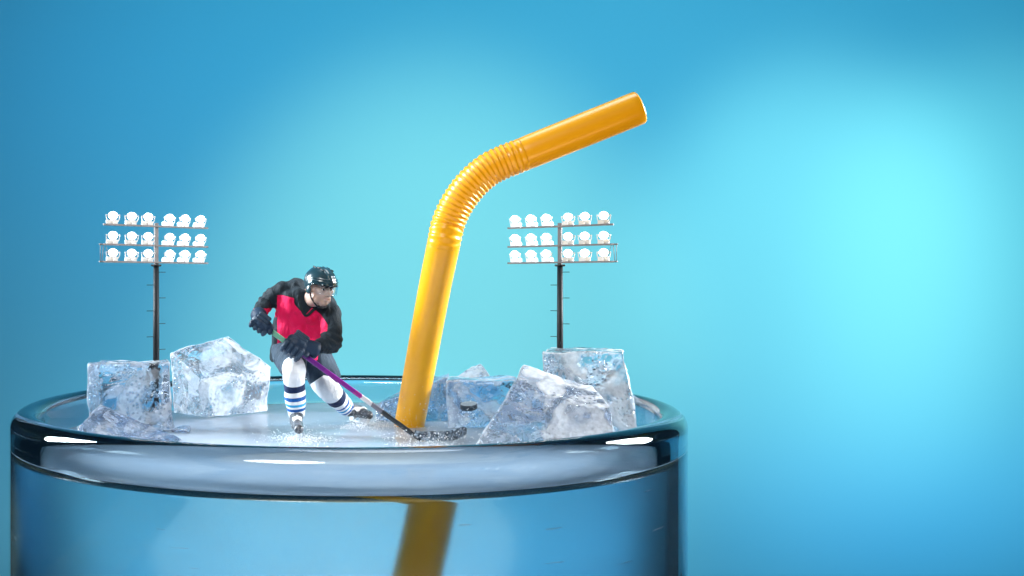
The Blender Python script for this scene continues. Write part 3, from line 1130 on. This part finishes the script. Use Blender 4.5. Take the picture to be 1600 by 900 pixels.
# socks ------------------------------------------------------------
def sock(pts, radii):
    n = 32
    sp = spline([(*p, r) for p, r in zip(pts, radii)], 16)
    P3 = [Vector(q[:3]) for q in sp]; rr = [q[3] for q in sp]
    mb = MB(); mb.loft(frames(P3, rr, n), True)
    me = mb.mesh('sock')
    al = [i / (len(P3) - 1) for i in range(len(P3)) for _ in range(n)]
    me.attributes.new('along', 'FLOAT', 'POINT').data.foreach_set('value', np.asarray(al, np.float32))
    wrinkle(me, lambda p: noise.noise(p * 40) * .0016 + noise.noise(Vector((p.x * 20, p.y * 20, p.z * 90))) * .0011)
    shift_mesh(me, ORG)
    return link('sock', me, M['sock'], pl)


sock([P(458, 564, 3.26), P(459, 574, 3.218), P(459.5, 588, 3.21), P(460, 604, 3.225), P(461.5, 622, 3.235), P(462.5, 636, 3.243), P(463.5, 650, 3.25)],
     [.028, .0355, .0345, .0325, .0330, .0295, .0240])
sock([P(500, 590, 3.385), P(508, 602, 3.385), P(516, 611, 3.41), P(524, 620, 3.44), P(533, 629, 3.475), P(540, 636, 3.495), P(545, 641, 3.51)],
     [.040, .040, .037, .034, .0315, .0280, .0235])


# skates -----------------------------------------------------------
def skate(ank, toe, heel, roll=0.0):
    """ank: ankle, toe and heel: points on the ice under the blade"""
    f = (toe - heel); L = f.length; f.normalize()
    u = Vector((0, 0, 1))
    u = (Matrix.Rotation(roll, 3, f) @ (u - f * u.dot(f)).normalized())
    s_ = f.cross(u)
    h = 0.024                                    # height of the sole above the ice
    A = lambda a, bb, c: heel + f * a + s_ * bb + u * c
    b = MB()
    b.cap(A(.012, 0, h + .016), A(L * .55, 0, h + .015), .0185, .0185)
    b.cap(A(L * .55, 0, h + .015), A(L - .010, 0, h + .012), .0185, .0150)
    b.cap(A(.016, 0, h + .018), ank + (ank - A(.016, 0, h + .018)) * .12, .0195, .0240)
    b.cap(A(L * .45, 0, h + .022), ank + f * .008, .0170, .0225)
    me = remesh(b, 'skate', 0.0026, 2, 0.5)
    shift_mesh(me, ORG)
    o = link('skate', me, M['boot'], pl)
    q = MB()
    q.loft([[A(x, y * w_, z) for x, z in ((0.006, h + .001), (L * .30, h + .001))] + [A(x, y * w_, z) for x, z in ((L * .26, .008), (.012, .008))] for y in (-1, 1) for w_ in (.006,)])
    q.loft([[A(x, y * .006, z) for x, z in ((L * .58, h + .001), (L - .004, h + .001), (L - .010, .008), (L * .62, .008))] for y in (-1, 1)])
    q.loft([[A(x, y * .0035, z) for x, z in ((.010, .012), (L - .008, .012), (L - .006, .006), (.008, .006))] for y in (-1, 1)])
    q.build('blade_holder', M['holder'], o, smooth=False)
    q = MB()
    q.loft([[A(x, y * .0016, z) for x, z in ((.002, .007), (L + .002, .007), (L - .003, .0008), (.006, .0005))] for y in (-1, 1)])
    q.build('runner', M['runner'], o, smooth=False)
    # laces across the instep
    q = MB()
    top_a, top_b = A(L * .62, 0, h + .034), ank + f * .0285 + u * .004
    for i in range(8):
        c = top_a.lerp(top_b, i / 7)
        c2 = top_a.lerp(top_b, min(1, (i + .6) / 7))
        for sg in (-1, 1):
            q.tube([c + s_ * sg * .013 - u * .005, c.lerp(c2, .5) + u * .002 + f * .002, c2 - s_ * sg * .013 - u * .005], 0.0020, 6)
    q.build('lace', M['lace'], o)
    return o


skate(AnkR, G(468, 690), G(463, 678), R_(3))
skate(AnkL, G(576, 666), G(545, 659.5), R_(-12))


# gloves -----------------------------------------------------------
def glove(grip, u, back, wrist, cuff_r=0.026, sc_=1.0, thumb_dir=1):
    """four fingers and a thumb closed round the shaft: u along the shaft, back = where the back of the hand faces"""
    u = u.normalized()
    back = (back - u * back.dot(u)).normalized()
    side = u.cross(back)
    b = MB()
    rs = 0.0165 * sc_
    wdir = (wrist - grip)
    kn_side = 1 if wdir.dot(side) < 0 else -1     # knuckles lie away from the wrist
    sd_ = side * kn_side
    # palm block behind the fingers, reaching to the wrist
    pc = grip + back * 0.017 * sc_ - sd_ * 0.010 * sc_
    b.cap(pc - u * .017 * sc_, pc + u * .017 * sc_, .0165 * sc_, .0165 * sc_)
    b.cap(pc, wrist.lerp(pc, .35), .0200 * sc_, .0200 * sc_)
    lens_ = [0.92, 1.0, 0.98, 0.85]
    for i in range(4):
        o_ = grip + u * (0.0255 - 0.0170 * i) * sc_
        L_ = lens_[i]
        ang = [R_(20), R_(75), R_(135), R_(190 + 20 * L_)]
        pr = [o_ + back * (rs * 1.25 * math.cos(a)) + sd_ * (rs * 1.25 * math.sin(a)) for a in ang]
        rr = [.0098, .0094, .0086, .0078]
        for k_ in range(3):
            b.cap(pr[k_], pr[k_ + 1], rr[k_] * sc_, rr[k_ + 1] * sc_, n=12)
    # thumb leaves the side of the palm and lies along the shaft
    t0 = pc + u * thumb_dir * .020 * sc_ - sd_ * .008 * sc_
    t1 = grip + u * thumb_dir * .036 * sc_ - sd_ * .012 * sc_ + back * .010 * sc_
    t2 = grip + u * thumb_dir * .043 * sc_ + sd_ * .004 * sc_ + back * .0155 * sc_
    b.cap(t0, t1, .0105 * sc_, .0095 * sc_, n=12); b.cap(t1, t2, .0095 * sc_, .0080 * sc_, n=12)
    me = remesh(b, 'glove', 0.0021, 1, 0.4)
    shift_mesh(me, ORG)
    o = link('glove', me, M['glove'], pl)
    # padded rolls on the back of the hand and fingers
    for i in range(4):
        o_ = grip + u * (0.0255 - 0.0170 * i) * sc_
        for a0, a1, rr in ((28, 62, .0062), (86, 122, .0058)):
            q = MB()
            pa = [o_ + (back * math.cos(R_(a)) + sd_ * math.sin(R_(a))) * (rs * 1.25 + .0058 * sc_) for a in (a0, a1)]
            q.cap(pa[0], pa[1], rr * sc_, rr * sc_, n=12)
            q.build('finger_pad', M['glove_pad'], o)
    for j in range(3):
        c = pc - sd_ * (.002 + .0115 * j) * sc_ + back * .0125 * sc_
        q = MB(); q.cap(c - u * .017 * sc_, c + u * .017 * sc_, .0068 * sc_, .0068 * sc_, n=12)
        q.build('back_pad', M['glove_pad'], o)
    # flared cuff
    ax = (wrist - pc).normalized()
    c0 = pc + (wrist - pc) * .50; c1 = wrist + ax * .016 * sc_
    q = MB()
    ringsC = frames([c0, c0.lerp(c1, .35), c0.lerp(c1, .75), c1, c1 - ax * .002, c0.lerp(c1, .6), c0.lerp(c1, .2)],
                    [.0205 * sc_, .0235 * sc_, cuff_r, cuff_r * 1.03, cuff_r * .90, cuff_r * .86, .019 * sc_], 24)
    q.loft(ringsC, False)
    q.build('cuff', M['glove'], o)
    return o


glove(HandL, SU, Vector((.12, -.75, .60)), WrL, .0260, 1.02, 1)
glove(HandR, SU, Vector((-.55, -.80, .30)), WrR, .0250, 0.90, 1)

# ------------------------------------------------------------------ stick
sk_ = empty('hockey_stick', (Heel.x, Heel.y, 0.0))
tag(sk_, 'purple shafted hockey stick with black blade held by the player', 'stick')
q = MB()
n_st = 40
face_n = Vector((0, -1, 0)); face_n = (face_n - SU * face_n.dot(SU)).normalized()
other = SU.cross(face_n)
rings = []
for i in range(n_st + 1):
    t = i / n_st
    c = GripA.lerp(Heel, t) - SU * 0.012 * (1 - t)
    wa, wb = .0052 + .0008 * math.sin(t * 3), .0082 - (0.0012 * t)
    ring = []
    for j in range(16):
        a = 2 * math.pi * j / 16
        cx, sx = math.cos(a), math.sin(a)
        ring.append(c + face_n * math.copysign(abs(cx) ** .5, cx) * wa + other * math.copysign(abs(sx) ** .5, sx) * wb)
    rings.append(ring)
q.loft(rings)
me = q.mesh('shaft', Vector((Heel.x, Heel.y, 0)))
al = [i / n_st for i in range(n_st + 1) for _ in range(16)]
me.attributes.new('along', 'FLOAT', 'POINT').data.foreach_set('value', np.asarray(al[:len(me.vertices)], np.float32))
link('shaft', me, M['shaft'], sk_)
# knob of tape at the butt end
q = MB(); c = GripA - SU * .014
q.cap(c, c + SU * .006, .0105, .0100, n=16); q.build('tape_knob', M['lace'], sk_)
# blade: curved board standing on the ice
tip = G(729, 684)
b0 = P(648, 681, 3.13)
rings = []
bl = spline([(b0.x, b0.y, .024, .009, .0055), (Heel.x + .012, Heel.y - .004, .0155, .0135, .0055), (Heel.x + .045, Heel.y - .010, .0160, .0150, .0050),
             (Heel.x + .09, Heel.y - .006, .0165, .0155, .0044), (tip.x - .012, tip.y + .002, .0185, .0150, .0040), (tip.x, tip.y + .012, .0205, .0110, .0034)], 8)
for i, s_ in enumerate(bl):
    c = Vector(s_[:3]); hh, th = s_[3], s_[4]
    nx_ = bl[min(i + 1, len(bl) - 1)] - bl[max(i - 1, 0)]
    t = Vector(nx_[:3]).normalized()
    nr = Vector((t.y, -t.x, 0)).normalized()
    up_ = Vector((0, 0, 1))
    ring = []
    for j in range(16):
        a = 2 * math.pi * j / 16
        cx, sx = math.cos(a), math.sin(a)
        ring.append(c + nr * math.copysign(abs(cx) ** .6, cx) * th + up_ * math.copysign(abs(sx) ** .45, sx) * hh)
    rings.append(ring)
q = MB(); q.loft(rings); q.build('blade', M['blade'], sk_)

# ------------------------------------------------------------------ puck in the air
pc = P(732.5, 634.5, 3.22)
pr = 0.0262; ph_ = 0.0088
prof = [(0.0, ph_), (pr * .86, ph_), (pr * .96, ph_ * .92), (pr, ph_ * .7), (pr, -ph_ * .7), (pr * .96, -ph_ * .92), (pr * .86, -ph_), (0, -ph_)]
pb = lathe(prof, 48)
o = pb.build('hockey_puck', M['puck'])
weld(o.data)
o.location = pc
o.rotation_euler = (R_(11), R_(-5), 0)
tag(o, 'small frosted black hockey puck flying in front of the blue ice cube', 'puck')

# ------------------------------------------------------------------ sprayed ice
sp = MB()
def flake(c, r):
    v = [Vector((random.gauss(0, 1), random.gauss(0, 1), random.gauss(0, 1))).normalized() for _ in range(3)]
    a, b_ = v[0], v[1]
    n_ = a.cross(b_).normalized(); e = n_.cross(a)
    pts = [c + a * r, c + e * r * .8, c - a * r * .9, c - e * r, c + n_ * r * .7, c - n_ * r * .7]
    sp.add(pts, [(0, 1, 4), (1, 2, 4), (2, 3, 4), (3, 0, 4), (1, 0, 5), (2, 1, 5), (3, 2, 5), (0, 3, 5)])
def burst(c, n, sx, sy, sz, rmin, rmax, drift=(0, 0, 0)):
    for _ in range(int(n * 1.5)):
        t = random.random()
        p = Vector((random.gauss(0, sx), random.gauss(0, sy), abs(random.gauss(0, sz)) if sz else 0)) + Vector(drift) * t + c
        if p.x ** 2 + p.y ** 2 > .88 ** 2: continue
        r = 1.15 * (rmin + (rmax - rmin) * random.random() ** 3)
        p.z = max(p.z, r * .4)
        flake(p, r)
burst(G(468, 688), 420, .030, .030, .012, .0006, .0024)
burst(G(468, 688), 160, .070, .05, .030, .0005, .0018)
burst(G(572, 665), 420, .028, .030, .014, .0006, .0024, (.02, 0, .01))
burst(G(575, 665), 120, .055, .05, .030, .0005, .0018)
burst(G(690, 697), 170, .050, .022, .018, .0006, .0028, (.02, 0, .01))
burst(G(690, 688), 110, .085, .06, .060, .0005, .0022, (.03, 0, .03))
burst(G(645, 694), 150, .050, .030, .020, .0006, .0024)
burst(G(640, 670), 160, .060, .03, .050, .0005, .0018)
for c_, n_ in ((G(468, 688), 400), (G(572, 666), 400), (G(650, 698), 130), (G(690, 700), 150)):
    burst(c_, n_, .055, .05, .0025, .0008, .0026)
burst(pc - Vector((0, .03, .03)), 40, .03, .02, .03, .0005, .0020)
o = sp.build('ice_spray', M['snow'], smooth=False)
tag(o, 'fine white ice spray scattered round the skates and the stick blade', 'ice spray', kind='stuff')
